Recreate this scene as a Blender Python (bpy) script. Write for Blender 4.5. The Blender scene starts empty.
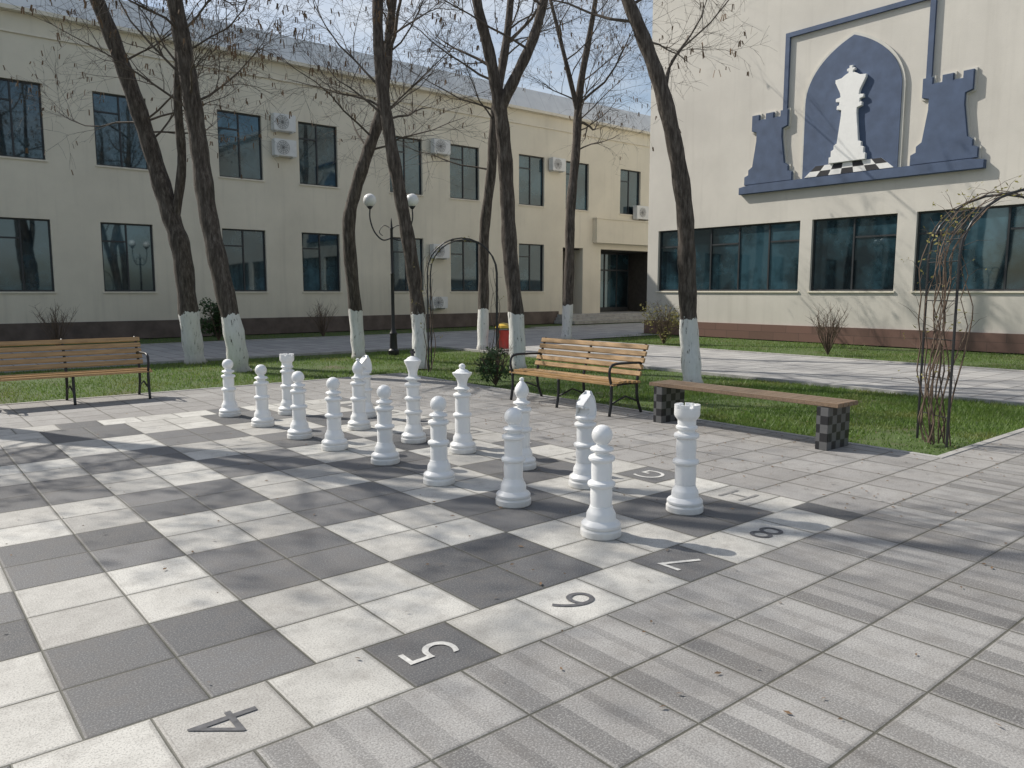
import bpy, bmesh, math, random
from mathutils import Vector, Matrix
random.seed(7)
scene=bpy.context.scene
COL=scene.collection
# ------------------------------------------------------------------ helpers
def link(o):
    COL.objects.link(o); return o
def empty(name,loc=(0,0,0),rz=0,label=None,cat=None,group=None,kind=None):
    o=bpy.data.objects.new(name,None); o.empty_display_size=.2
    o.location=loc; o.rotation_euler=(0,0,rz); link(o)
    tag(o,label,cat,group,kind); return o
def tag(o,label=None,cat=None,group=None,kind=None):
    if label:o["label"]=label
    if cat:o["category"]=cat
    if group:o["group"]=group
    if kind:o["kind"]=kind
    return o
def from_bm(bm,name,mat,parent=None,loc=(0,0,0),smooth=None):
    bmesh.ops.recalc_face_normals(bm,faces=bm.faces[:])
    if smooth:
        for f in bm.faces:f.smooth=True
        for e in bm.edges:
            if len(e.link_faces)==2 and e.calc_face_angle(0)>math.radians(smooth): e.smooth=False
    me=bpy.data.meshes.new(name); bm.to_mesh(me); bm.free()
    for m in (mat if isinstance(mat,(list,tuple)) else [mat]): me.materials.append(m)
    o=bpy.data.objects.new(name,me); o.location=loc
    if parent:o.parent=parent
    return link(o)
def from_py(V,Fc,name,mat,parent=None,loc=(0,0,0),smooth=False,midx=None):
    me=bpy.data.meshes.new(name); me.from_pydata(V,[],Fc)
    for m in (mat if isinstance(mat,(list,tuple)) else [mat]): me.materials.append(m)
    if smooth: me.polygons.foreach_set("use_smooth",[True]*len(me.polygons))
    if midx: me.polygons.foreach_set("material_index",midx)
    me.update()
    o=bpy.data.objects.new(name,me); o.location=loc
    if parent:o.parent=parent
    return link(o)
def bbox(bm,a,b,mi=0,bev=0):
    x0,y0,z0=a;x1,y1,z1=b
    vs=[bm.verts.new(p) for p in [(x0,y0,z0),(x1,y0,z0),(x1,y1,z0),(x0,y1,z0),(x0,y0,z1),(x1,y0,z1),(x1,y1,z1),(x0,y1,z1)]]
    fs=[]
    for q in [(3,2,1,0),(4,5,6,7),(0,1,5,4),(1,2,6,5),(2,3,7,6),(3,0,4,7)]:
        f=bm.faces.new([vs[i] for i in q]); f.material_index=mi; fs.append(f)
    if bev>0:
        es=list({e for f in fs for e in f.edges})
        bmesh.ops.bevel(bm,geom=es,offset=bev,segments=2,affect='EDGES')
def box(name,a,b,mat,parent=None,loc=(0,0,0),bev=0):
    bm=bmesh.new(); bbox(bm,a,b,0,bev); return from_bm(bm,name,mat,parent,loc)
def lathe(bm,prof,seg=32,c=(0,0),z0=0):
    rings=[]
    for r,z in prof:
        if r<1e-4: rings.append([bm.verts.new((c[0],c[1],z+z0))])
        else: rings.append([bm.verts.new((c[0]+r*math.cos(2*math.pi*i/seg),c[1]+r*math.sin(2*math.pi*i/seg),z+z0)) for i in range(seg)])
    for A,B in zip(rings[:-1],rings[1:]):
        for i in range(seg):
            j=(i+1)%seg
            if len(A)==1 and len(B)==1: continue
            if len(A)==1: bm.faces.new((A[0],B[i],B[j]))
            elif len(B)==1: bm.faces.new((A[i],A[j],B[0]))
            else: bm.faces.new((A[i],A[j],B[j],B[i]))
    for R in (rings[0],rings[-1]):
        if len(R)>1: bm.faces.new(R)
def tube(V,Fc,pts,rad,n=6,cap=True):
    pts=[Vector(p) for p in pts]; base=len(V)
    ref=Vector((.31,.22,.92)).normalized()
    for i,p in enumerate(pts):
        d=(pts[min(i+1,len(pts)-1)]-pts[max(i-1,0)])
        if d.length<1e-6:d=Vector((0,0,1))
        d.normalize()
        r_=ref if abs(d.dot(ref))<.97 else Vector((1,0,0))
        a=d.cross(r_).normalized(); b=d.cross(a)
        r=rad[i] if isinstance(rad,(list,tuple)) else rad
        for k in range(n):
            t=2*math.pi*k/n
            q=p+a*(r*math.cos(t))+b*(r*math.sin(t)); V.append((q.x,q.y,q.z))
        if i:
            o=base+(i-1)*n
            for k in range(n):
                Fc.append((o+k,o+(k+1)%n,o+n+(k+1)%n,o+n+k))
    if cap:
        Fc.append(tuple(base+k for k in range(n))[::-1])
        o=base+(len(pts)-1)*n; Fc.append(tuple(o+k for k in range(n)))
def catmull(P,rs,sub=4):
    P=[Vector(p) for p in P]; out=[];ro=[]
    for i in range(len(P)-1):
        p0=P[max(i-1,0)];p1=P[i];p2=P[i+1];p3=P[min(i+2,len(P)-1)]
        for s in range(sub):
            t=s/sub
            out.append(.5*((2*p1)+(p2-p0)*t+(2*p0-5*p1+4*p2-p3)*t*t+(3*p1-p0-3*p2+p3)*t**3))
            ro.append(rs[i]*(1-t)+rs[i+1]*t)
    out.append(P[-1]);ro.append(rs[-1]); return out,ro
# ------------------------------------------------------------------ materials
class N:
    def __init__(s,name):
        s.m=bpy.data.materials.new(name); s.m.use_nodes=True; s.t=s.m.node_tree
        s.b=s.t.nodes["Principled BSDF"]; s.L=s.t.links
    def new(s,t,**k):
        n=s.t.nodes.new(t)
        for a,v in k.items(): setattr(n,a,v)
        return n
    def inp(s,sock,v):
        if isinstance(v,bpy.types.NodeSocket): s.L.new(v,sock)
        else: sock.default_value=v
    def m2(s,op,a,b=0.0,c=None):
        n=s.new("ShaderNodeMath",operation=op); s.inp(n.inputs[0],a); s.inp(n.inputs[1],b)
        if c is not None: s.inp(n.inputs[2],c)
        return n.outputs[0]
    def noise(s,vec,scale,detail=4,rough=.55):
        n=s.new("ShaderNodeTexNoise"); s.inp(n.inputs["Vector"],vec)
        n.inputs["Scale"].default_value=scale;n.inputs["Detail"].default_value=detail;n.inputs["Roughness"].default_value=rough
        return n.outputs["Fac"]
    def ramp(s,f,stops):
        n=s.new("ShaderNodeValToRGB"); s.inp(n.inputs[0],f); e=n.color_ramp.elements
        e[0].position=stops[0][0];e[0].color=(*stops[0][1],1);e[1].position=stops[-1][0];e[1].color=(*stops[-1][1],1)
        for p,c in stops[1:-1]:
            x=e.new(p);x.color=(*c,1)
        return n.outputs[0]
    def mix(s,f,a,b,mode='MIX'):
        n=s.new("ShaderNodeMix",data_type='RGBA',blend_type=mode)
        s.inp(n.inputs[0],f)
        for sock,v in ((n.inputs[6],a),(n.inputs[7],b)):
            s.inp(sock,v if isinstance(v,bpy.types.NodeSocket) else (*v,1))
        return n.outputs[2]
    def obj(s): return s.new("ShaderNodeTexCoord").outputs["Object"]
    def pos(s): return s.new("ShaderNodeNewGeometry").outputs["Position"]
    def bump(s,h,strength=.3,dist=.01):
        n=s.new("ShaderNodeBump"); n.inputs["Strength"].default_value=strength;n.inputs["Distance"].default_value=dist
        s.inp(n.inputs["Height"],h); s.L.new(n.outputs[0],s.b.inputs["Normal"])
    def col(s,c): s.inp(s.b.inputs["Base Color"],c if isinstance(c,bpy.types.NodeSocket) else (*c,1))
    def rough(s,v): s.inp(s.b.inputs["Roughness"],v)
    def translucent(s,c,f):
        t=s.new("ShaderNodeBsdfTranslucent"); s.inp(t.inputs[0],c if isinstance(c,bpy.types.NodeSocket) else (*c,1))
        mx=s.new("ShaderNodeMixShader"); mx.inputs[0].default_value=f
        s.L.new(s.b.outputs[0],mx.inputs[1]); s.L.new(t.outputs[0],mx.inputs[2])
        s.L.new(mx.outputs[0],s.t.nodes["Material Output"].inputs[0])
def simple(name,c,rough=.6,var=.12,scale=6,metal=0,bump=0,bscale=60,trans=0):
    n=N(name); p=n.pos(); f=n.noise(p,scale,3)
    lo=tuple(x*(1-var) for x in c);hi=tuple(min(1,x*(1+var)) for x in c)
    cc=n.ramp(f,[(.3,lo),(.7,hi)]); n.col(cc); n.rough(rough); n.b.inputs["Metallic"].default_value=metal
    if bump: n.bump(n.noise(p,bscale,3),bump,.01)
    if trans: n.translucent(cc,trans)
    return n.m
def stucco(name,c,dirt=(.28,.255,.215),z1=2.5):
    n=N(name); p=n.pos()
    big=n.noise(p,.5,4,.6); fine=n.noise(p,18,3)
    base=n.ramp(big,[(.3,tuple(x*.89 for x in c)),(.7,tuple(min(.95,x*1.05) for x in c))])
    mp=n.new("ShaderNodeMapping"); mp.inputs["Scale"].default_value=(2.2,2.2,.14); n.L.new(p,mp.inputs[0])
    streak=n.noise(mp.outputs[0],1.4,4,.65)
    sf=n.m2('MULTIPLY',n.m2('MINIMUM',n.m2('MAXIMUM',n.m2('MULTIPLY',n.m2('SUBTRACT',streak,.54),3.0),0.0),1.0),.22)
    c1=n.mix(sf,base,dirt)
    sx=n.new("ShaderNodeSeparateXYZ"); n.L.new(p,sx.inputs[0])
    low=n.m2('MAXIMUM',n.m2('SUBTRACT',1.0,n.m2('DIVIDE',sx.outputs[2],z1)),0.0)
    low=n.m2('MULTIPLY',n.m2('MULTIPLY',low,streak),.5)
    c2=n.mix(low,c1,dirt)
    c3=n.mix(n.m2('MULTIPLY',fine,.10),c2,tuple(x*.6 for x in c))
    n.col(c3); n.rough(.88); n.bump(n.noise(p,45,4),.3,.01)
    return n.m
M_cream=stucco("cream_stucco",(.765,.705,.575))
M_cream2=stucco("pale_stucco",(.64,.605,.54))
M_trim=simple("cream_trim",(.75,.69,.57),.8,.06)
M_recess=simple("recess_painted_shade",(.05,.045,.04),.9,.2)  # near-black colour paints in the deep shade inside the entrance
def mk_roof():
    n=N("pale_roof_metal"); p=n.pos(); sx=n.new("ShaderNodeSeparateXYZ"); n.L.new(p,sx.inputs[0])
    fr=n.m2('FRACT',n.m2('DIVIDE',sx.outputs[0],.9)); seam=n.m2('LESS_THAN',fr,.04)
    c=n.ramp(n.noise(p,1.5,4,.6),[(.3,(.66,.66,.65)),(.7,(.78,.78,.76))]); n.col(n.mix(n.m2('MULTIPLY',seam,.3),c,(.35,.36,.37))); n.rough(.6); n.bump(seam,.4,.03); return n.m
M_roof=mk_roof()
M_plinthL=simple("dark_plinth_plaster",(.13,.10,.085),.85,.3,2,bump=.3)
M_frame=simple("dark_window_frame",(.03,.033,.036),.45,.1)
M_white=simple("white_metal",(.72,.72,.70),.5,.05)
M_grey=simple("grey_grille",(.18,.18,.18),.5,.1)
M_black=simple("black_iron",(.018,.018,.019),.45,.2,10)
M_slate=simple("slate_blue_relief",(.068,.098,.165),.75,.15,3)
M_rim=simple("pale_relief_edge",(.60,.58,.52),.8,.06,3)
M_wrel=simple("white_relief",(.82,.81,.78),.6,.04,5)
M_brel=simple("black_relief",(.02,.02,.024),.6,.1,5)
def mk_granite():
    n=N("red_granite_plinth"); p=n.pos(); b=n.new("ShaderNodeTexBrick")
    sx=n.new("ShaderNodeSeparateXYZ");n.L.new(p,sx.inputs[0]); cb=n.new("ShaderNodeCombineXYZ"); n.L.new(sx.outputs[1],cb.inputs[0]);n.L.new(sx.outputs[2],cb.inputs[1])
    n.L.new(cb.outputs[0],b.inputs["Vector"]); b.inputs["Scale"].default_value=1; b.inputs["Brick Width"].default_value=.9;b.inputs["Row Height"].default_value=.26;b.inputs["Mortar Size"].default_value=.006
    b.inputs["Color1"].default_value=(.22,.125,.10,1);b.inputs["Color2"].default_value=(.17,.10,.08,1);b.inputs["Mortar"].default_value=(.07,.05,.045,1)
    sp=n.noise(p,70,3); n.col(n.mix(n.m2('MULTIPLY',sp,.4),b.outputs[0],(.07,.05,.045))); n.rough(.4); return n.m
M_granite=mk_granite()
def mk_glass():
    n=N("dark_window_glass"); p=n.pos()
    f=n.noise(p,.5,5,.65)
    n.col(n.ramp(f,[(.40,(.006,.010,.013)),(.50,(.016,.036,.046)),(.62,(.038,.085,.11))])); n.rough(.03)  # teal and dark patches paint sky and tree reflections into the pane colour
    n.b.inputs["IOR"].default_value=2.0; n.b.inputs["Specular Tint"].default_value=(.75,.92,1,1)
    n.bump(n.noise(p,.7,1),.04,.05); return n.m
M_glass=mk_glass()
def mk_wood(name,c):
    n=N(name); o=n.obj(); mp=n.new("ShaderNodeMapping"); mp.inputs["Scale"].default_value=(1.2,14,14); n.L.new(o,mp.inputs[0])
    f=n.noise(mp.outputs[0],3,5,.6); n.col(n.ramp(f,[(.25,tuple(x*.6 for x in c)),(.5,c),(.8,tuple(x*1.3 for x in c))])); n.rough(.42); n.bump(f,.15,.004); return n.m
M_wood=mk_wood("varnished_slats",(.42,.26,.115))
M_wood2=mk_wood("weathered_plank",(.21,.145,.095))
def mk_bark(white=1.15,name="bark"):
    n=N(name); o=n.obj(); mp=n.new("ShaderNodeMapping"); mp.inputs["Scale"].default_value=(9,9,1.6); n.L.new(o,mp.inputs[0])
    f=n.noise(mp.outputs[0],2.2,6,.7); g=n.noise(o,2.5,5,.7)
    bark=n.ramp(f,[(.3,(.018,.014,.011)),(.5,(.08,.064,.052)),(.72,(.19,.165,.14))])
    wh=n.ramp(f,[(.25,(.42,.40,.36)),(.45,(.72,.71,.67)),(.75,(.82,.81,.78))])
    sx=n.new("ShaderNodeSeparateXYZ"); n.L.new(o,sx.inputs[0])
    t=n.m2('LESS_THAN',n.m2('ADD',sx.outputs[2],n.m2('MULTIPLY',n.m2('SUBTRACT',g,.5),.55)),white)
    chip=n.m2('GREATER_THAN',f,.37); t=n.m2('MULTIPLY',t,chip)
    dirt=n.m2('MAXIMUM',n.m2('SUBTRACT',.7,n.m2('MULTIPLY',sx.outputs[2],3.5)),0.0)
    wh=n.mix(dirt,wh,(.30,.27,.21))
    n.col(n.mix(t,bark,wh)); n.rough(.95); n.bump(f,.9,.03); return n.m
M_bark=mk_bark(); M_twig=simple("twig_bark",(.10,.08,.063),.9,.35,4)
M_pod=simple("dry_seed_pods",(.16,.10,.055),.85,.4,8)
M_leaf=simple("shrub_leaves",(.05,.095,.028),.6,.45,9,trans=.3)
M_leafy=simple("yellowing_leaves",(.22,.20,.05),.7,.4,9,trans=.3)
M_stem=simple("bare_stems",(.12,.085,.06),.85,.3,8)
def mk_plastic():
    n=N("white_plastic"); p=n.pos(); f=n.noise(p,3,3,.6); o=n.obj(); sx=n.new("ShaderNodeSeparateXYZ"); n.L.new(o,sx.inputs[0])
    low=n.m2('MULTIPLY',n.m2('MAXIMUM',n.m2('SUBTRACT',1.0,n.m2('MULTIPLY',sx.outputs[2],9)),0.0),n.noise(p,14,5))
    n.col(n.mix(low,n.ramp(f,[(.3,(.78,.78,.765)),(.7,(.86,.86,.85))]),(.42,.39,.34)))
    n.rough(n.m2('ADD',n.m2('MULTIPLY',f,.25),.28)); n.bump(n.noise(p,40,2),.05,.004)
    return n.m
M_plast=mk_plastic()
# paving
T=.44675
def mk_plaza():
    n=N("plaza_tiles"); p=n.pos(); sx=n.new("ShaderNodeSeparateXYZ"); n.L.new(p,sx.inputs[0]); X,Y=sx.outputs[0],sx.outputs[1]
    m=n.m2
    bx=m('DIVIDE',m('SUBTRACT',X,-2.215),T); by=m('DIVIDE',m('SUBTRACT',Y,2.97),T)
    def rng(v,a,b): return m('MULTIPLY',m('GREATER_THAN',v,a),m('LESS_THAN',v,b))
    inX=rng(bx,0,16);inY=rng(by,0,16);B=m('MULTIPLY',inX,inY)
    wX=rng(bx,-1,17)
    R=m('MULTIPLY',m('ADD',rng(by,-1,0),rng(by,16,17)),wX)
    C=m('MULTIPLY',m('ADD',rng(bx,-1,0),rng(bx,16,17)),inY)
    fx=m('ADD',bx,m('MULTIPLY',R,.5)); fy=m('ADD',by,m('MULTIPLY',C,.5))
    ix=m('FLOOR',fx);iy=m('FLOOR',fy)
    bd=m('MULTIPLY',B,m('FLOORED_MODULO',m('ADD',m('FLOOR',m('MULTIPLY',bx,.5)),m('FLOOR',m('MULTIPLY',by,.5))),2))
    rd=m('MULTIPLY',R,m('COMPARE',m('FLOORED_MODULO',ix,4),1,.1))
    cd=m('MULTIPLY',C,m('COMPARE',m('FLOORED_MODULO',iy,4),3,.1))
    dark=m('MINIMUM',m('ADD',m('ADD',bd,rd),cd),1); board=m('MINIMUM',m('ADD',m('ADD',B,R),C),1)
    cb=n.new("ShaderNodeCombineXYZ"); n.inp(cb.inputs[0],ix);n.inp(cb.inputs[1],iy)
    wn=n.new("ShaderNodeTexWhiteNoise",noise_dimensions='3D'); n.L.new(cb.outputs[0],wn.inputs["Vector"]); rnd=wn.outputs["Value"]
    cb2=n.new("ShaderNodeCombineXYZ"); n.inp(cb2.inputs[0],iy);n.inp(cb2.inputs[1],ix);cb2.inputs[2].default_value=7.3
    wn2=n.new("ShaderNodeTexWhiteNoise",noise_dimensions='3D'); n.L.new(cb2.outputs[0],wn2.inputs["Vector"]); rnd2=wn2.outputs["Value"]
    sp=n.noise(p,120,2,.7); st=n.noise(p,.8,5,.7); st2=n.noise(p,7,4,.65)
    light=n.ramp(m('ADD',m('MULTIPLY',rnd,.8),m('MULTIPLY',sp,.2)),[(.1,(.40,.385,.355)),(.5,(.52,.505,.465)),(.9,(.60,.585,.54))])
    dk=n.ramp(rnd,[(0,(.072,.074,.079)),(1,(.165,.164,.165))])
    fr=m('FRACT',m('ADD',bx,m('MULTIPLY',m('SUBTRACT',st2,.5),.05)))
    band=m('ADD',rng(fr,.05,.31),m('MULTIPLY',rng(fr,.56,.68),.7))
    out1=n.ramp(rnd,[(0,(.225,.217,.208)),(1,(.35,.34,.325))])
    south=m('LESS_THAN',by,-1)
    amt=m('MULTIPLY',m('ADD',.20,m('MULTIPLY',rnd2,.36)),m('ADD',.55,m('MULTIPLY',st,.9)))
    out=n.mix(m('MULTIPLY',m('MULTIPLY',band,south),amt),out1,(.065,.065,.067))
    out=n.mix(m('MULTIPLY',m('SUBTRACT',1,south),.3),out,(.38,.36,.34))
    c=n.mix(board,out,n.mix(dark,light,dk))
    c=n.mix(m('MULTIPLY',m('GREATER_THAN',sp,.56),.36),c,(.09,.085,.08))
    c=n.mix(m('MULTIPLY',m('LESS_THAN',sp,.43),m('SUBTRACT',.28,m('MULTIPLY',dark,.12))),c,(.62,.61,.57))
    c=n.mix(m('MULTIPLY',m('MAXIMUM',m('SUBTRACT',st,.46),0),1.3),c,(.12,.108,.095))
    c=n.mix(m('MULTIPLY',m('MAXIMUM',m('SUBTRACT',st2,.47),0),1.4),c,(.15,.135,.12))
    def edge(v):
        f=m('FRACT',v); return m('MINIMUM',f,m('SUBTRACT',1,f))
    wob=m('MULTIPLY',m('SUBTRACT',st2,.5),.018)
    e=m('ADD',m('MINIMUM',edge(fx),edge(fy)),wob)
    j=m('LESS_THAN',e,.012)
    j2=m('MULTIPLY',m('LESS_THAN',e,.045),.2)
    jc=n.mix(m('MULTIPLY',st,1.0),(.02,.028,.012),(.08,.07,.05))
    c=n.mix(j2,c,(.1,.09,.08)); c=n.mix(m('MULTIPLY',j,m('ADD',.5,m('MULTIPLY',st,.6))),c,jc)
    n.col(c); n.rough(m('ADD',.5,m('MULTIPLY',sp,.35)))
    hgt=m('ADD',m('MULTIPLY',sp,.3),m('MULTIPLY',m('MINIMUM',m('MULTIPLY',e,30),1),1.0))
    hgt=m('ADD',hgt,m('MULTIPLY',rnd,.4))
    n.bump(hgt,.6,.006); return n.m
M_plaza=mk_plaza()
def mk_path():
    n=N("path_pavers"); p=n.pos(); b=n.new("ShaderNodeTexBrick"); n.L.new(p,b.inputs["Vector"]); b.offset=0
    b.inputs["Scale"].default_value=1;b.inputs["Brick Width"].default_value=.45;b.inputs["Row Height"].default_value=.45;b.inputs["Mortar Size"].default_value=.012
    b.inputs["Color1"].default_value=(.32,.315,.31,1);b.inputs["Color2"].default_value=(.45,.44,.42,1);b.inputs["Mortar"].default_value=(.12,.11,.1,1)
    f=n.noise(p,.9,5,.6); n.col(n.mix(n.m2('MULTIPLY',f,.35),b.outputs[0],(.17,.16,.15))); n.rough(.85); return n.m
M_path=mk_path()
def mk_soil():
    n=N("lawn_soil"); p=n.pos(); f=n.noise(p,1.1,5,.65); g=n.noise(p,30,3)
    c=n.ramp(f,[(.3,(.12,.105,.06)),(.45,(.08,.12,.032)),(.7,(.065,.12,.022))]); n.col(n.mix(n.m2('MULTIPLY',g,.4),c,(.05,.06,.02))); n.rough(.95); n.bump(g,.6,.02); return n.m
M_soil=mk_soil()
def mk_blade():
    n=N("grass_blades"); p=n.pos(); f=n.noise(p,1.0,4,.6); g=n.noise(p,40,1)
    c=n.ramp(f,[(.3,(.20,.21,.06)),(.5,(.125,.22,.038)),(.75,(.09,.185,.03))]); c=n.mix(n.m2('MULTIPLY',g,.35),c,(.23,.25,.085)); n.col(c); n.rough(.55)
    n.translucent(c,.42); return n.m
M_blade=mk_blade()
M_kerb=simple("concrete_kerb",(.36,.35,.33),.85,.18,5,bump=.3)
M_inlight=simple("pale_inlay",(.56,.55,.52),.8,.2,40)
M_indark=simple("dark_inlay",(.10,.10,.105),.8,.3,40)
def mk_checker():
    n=N("checker_mosaic"); o=n.obj(); ch=n.new("ShaderNodeTexChecker"); mp=n.new("ShaderNodeMapping"); mp.inputs["Location"].default_value=(.003,.003,.003); n.L.new(o,mp.inputs[0]); n.L.new(mp.outputs[0],ch.inputs["Vector"]); ch.inputs["Scale"].default_value=1/.088
    ch.inputs["Color1"].default_value=(.018,.018,.02,1);ch.inputs["Color2"].default_value=(.11,.11,.11,1); n.col(ch.outputs[0]); n.rough(.4); return n.m
M_check=mk_checker()
# ------------------------------------------------------------------ ground
def sheet(name,rects,z,mat,kind="structure"):
    V=[];F_=[]
    for (x0,y0,x1,y1) in rects:
        b=len(V); V+= [(x0,y0,z),(x1,y0,z),(x1,y1,z),(x0,y1,z)]; F_.append((b,b+1,b+2,b+3))
    o=from_py(V,F_,name,mat); tag(o,kind=kind); return o
sheet("ground",[(-250,-250,250,250)],-.03,M_soil)
GX=7.8; GY=2.95; NY=12.85
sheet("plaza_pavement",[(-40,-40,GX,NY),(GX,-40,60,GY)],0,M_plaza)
sheet("garden_path",[(12.5,GY+.12,17.5,18.4),(-40,18.4,22.4,24.6),(22.4,19.6,40,26)],-.004,M_path)
def kerb(name,a,b): 
    o=box(name,a,b,M_kerb,bev=.004); tag(o,kind="structure"); return o
kerb("kerb",(GX,GY,-.03),(GX+.08,NY,.008)); kerb("kerb",(GX+.08,GY,-.03),(12.4,GY+.08,.008))
kerb("kerb",(17.6,GY,-.03),(22.5,GY+.08,.008))
kerb("kerb",(-40,NY,-.03),(GX+.08,NY+.08,.008))
kerb("kerb",(12.4,GY,-.03),(12.5,18.3,.03)); kerb("kerb",(17.5,GY,-.03),(17.6,18.3,.03))
kerb("kerb",(-40,18.3,-.03),(12.5,18.4,.03)); kerb("kerb",(-40,24.6,-.03),(22.4,24.7,.03))
def grass(name,rects,hmin,hmax,w):
    V=[];Fc=[]
    for (x0,y0,x1,y1,den) in rects:
        for i in range(int((x1-x0)*(y1-y0)*den)):
            x=random.uniform(x0,x1);y=random.uniform(y0,y1)
            pat=math.sin(x*1.3+math.sin(y*.9)*2)+math.sin(y*1.7+x*.6)
            if pat<-1.2 and random.random()<.6: continue
            h=random.uniform(hmin,hmax)*(1+.2*pat); a=random.uniform(0,6.283); dx,dy=math.cos(a)*w,math.sin(a)*w
            lx=random.uniform(-.7,.7)*h;ly=random.uniform(-.7,.7)*h
            b=len(V); V+=[(x-dx,y-dy,-.03),(x+dx,y+dy,-.03),(x+lx,y+ly,h-.03)]; Fc.append((b,b+1,b+2))
    o=from_py(V,Fc,name,M_blade); tag(o,kind="stuff"); return o
grass("grass",[(GX+.1,GY+.1,12.38,8,1300),(GX+.1,8,12.38,18.2,500),(-8,NY+.1,GX+.1,18.2,400),(17.7,GY+.1,22.5,19,300),(-4,24.8,26,28,60)],.025,.065,.007)
# fallen dry leaves and pods scattered over paving and lawn
V=[];Fc=[]
for i in range(1500):
    x=random.uniform(-3,12);y=random.uniform(.3,13)
    if random.random()<.5: x=random.uniform(5.5,9); y=random.uniform(2,13)
    z=.006+random.random()*.006 if (x<GX and y<NY) or y<GY else .03
    a=random.uniform(0,6.28); s=random.uniform(.008,.022); c_,s_=math.cos(a)*s,math.sin(a)*s; b=len(V)
    V+=[(x-c_,y-s_,z),(x+s_*.4,y-c_*.4,z+.004),(x+c_,y+s_,z+.002),(x-s_*.4,y+c_*.4,z)]; Fc.append((b,b+1,b+2,b+3))
tag(from_py(V,Fc,"fallen_leaves",M_pod),kind="stuff")
# ------------------------------------------------------------------ buildings
def facade(name,axis,plane,u0,u1,z0,z1,ops,dep,mat,parent):
    us=sorted(set([u0,u1]+[o[0] for o in ops]+[o[1] for o in ops])); zs=sorted(set([z0,z1]+[o[2] for o in ops]+[o[3] for o in ops]))
    V=[];Fc=[]
    def pt(u,d,z): return (u,plane+d,z) if axis=='x' else (plane+d,u,z)
    def quad(a,b,c,d): i=len(V); V.extend([a,b,c,d]); Fc.append((i,i+1,i+2,i+3))
    for i in range(len(us)-1):
        for j in range(len(zs)-1):
            um=(us[i]+us[i+1])/2; zm=(zs[j]+zs[j+1])/2
            if any(o[0]<um<o[1] and o[2]<zm<o[3] for o in ops): continue
            quad(pt(us[i],0,zs[j]),pt(us[i+1],0,zs[j]),pt(us[i+1],0,zs[j+1]),pt(us[i],0,zs[j+1]))
    for (a,b,c,d) in ops+[(u0,u1,z0,z1)]:
        quad(pt(a,0,c),pt(a,dep,c),pt(a,dep,d),pt(a,0,d)); quad(pt(b,0,c),pt(b,dep,c),pt(b,dep,d),pt(b,0,d))
        quad(pt(a,0,c),pt(b,0,c),pt(b,dep,c),pt(a,dep,c)); quad(pt(a,0,d),pt(b,0,d),pt(b,dep,d),pt(a,dep,d))
    return from_py(V,Fc,name,mat,parent)
def window(axis,plane,a,b,c,d,parent,mull,trans,glass=M_glass,fw=.05,sill=True):
    def bx(bm,u0,u1,d0,d1,z0,z1):
        if axis=='x': bbox(bm,(u0,plane+d0,z0),(u1,plane+d1,z1))
        else: bbox(bm,(plane+d0,u0,z0),(plane+d1,u1,z1))
    bm=bmesh.new()
    bx(bm,a,a+fw,.10,.18,c,d);bx(bm,b-fw,b,.10,.18,c,d);bx(bm,a+fw,b-fw,.10,.18,c,c+fw);bx(bm,a+fw,b-fw,.10,.18,d-fw,d)
    for m_ in mull: bx(bm,m_-.025,m_+.025,.105,.17,c+fw,d-fw)
    for (t0,t1,tz) in trans: bx(bm,t0,t1,.108,.168,tz-.025,tz+.025)
    w=from_bm(bm,"window",M_frame,parent)
    bm=bmesh.new(); bx(bm,a+.01,b-.01,.14,.155,c+.01,d-.01); from_bm(bm,"pane",glass,w)
    if sill:
        bm=bmesh.new(); bx(bm,a-.04,b+.04,-.045,.10,c-.05,c-.001); from_bm(bm,"sill",M_trim,w)
    return w
LB=empty("office_building",(0,0,0),label="long two storey cream building with dark windows and pale roof band",cat="building")
PY=28.2
ops=[]
for k in range(-5,5):
    for c in (3.70+6.95*k,6.72+6.95*k):
        if c>32.5: continue
        if c<26: ops.append((c-.8,c+.8,1.58,3.83))
        ops.append((c-.8,c+.8,5.64,7.95))
ops=[tuple(round(v,3) for v in o) for o in ops]
rec=[(26.6,28.0,0.3,3.75),(29.3,33.3,0.3,3.75)]
facade("wall",'x',PY,-34,33.5,0,9.9,ops+rec,.25,M_cream,LB)
bm=bmesh.new()
bbox(bm,(-34,PY+.252,0),(26.4,PY+14,9.9)); bbox(bm,(26.402,PY+.252,3.75),(33.5,PY+14,9.9)); bbox(bm,(28.0,PY+.252,0),(29.3,PY+3.39,3.69))
from_bm(bm,"wall",M_cream,LB)
bm=bmesh.new(); bbox(bm,(26.402,PY+3.4,0),(33.5,PY+14,3.748)); bbox(bm,(33.3,PY+.252,0),(33.5,PY+3.398,3.748)); bbox(bm,(26.404,PY+.254,0),(26.6,PY+3.398,3.748)); bbox(bm,(26.61,PY+.256,3.695),(33.29,PY+3.39,3.747))
from_bm(bm,"entrance_recess",M_recess,LB)
for o in ops:
    a,b,c,d=o; m=(a+b)/2
    window('x',PY,a,b,c,d,LB,[m-.02],[(a+.06,m-.05,d-.6)])
box("plinth",(-34,PY-.06,0),(26.3,PY-.002,.6),M_plinthL,LB)
bm=bmesh.new(); bbox(bm,(-34,PY-.06,9.30),(33.5,PY-.003,9.36)); bbox(bm,(-34,PY-.28,9.902),(33.5,PY+1,10.02)); from_bm(bm,"cornice",M_trim,LB)
V=[(-34,PY-.25,10.025),(33.5,PY-.25,10.025),(33.5,PY+.35,11.05),(-34,PY+.35,11.05),(-34,PY+14,11.5),(33.5,PY+14,11.5),(-34,PY+14,10.02),(33.5,PY+14,10.02)]
roof=from_py(V,[(0,1,2,3),(3,2,5,4),(4,5,7,6),(0,3,4,6),(1,7,5,2)],"roof",M_roof,LB)
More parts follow.
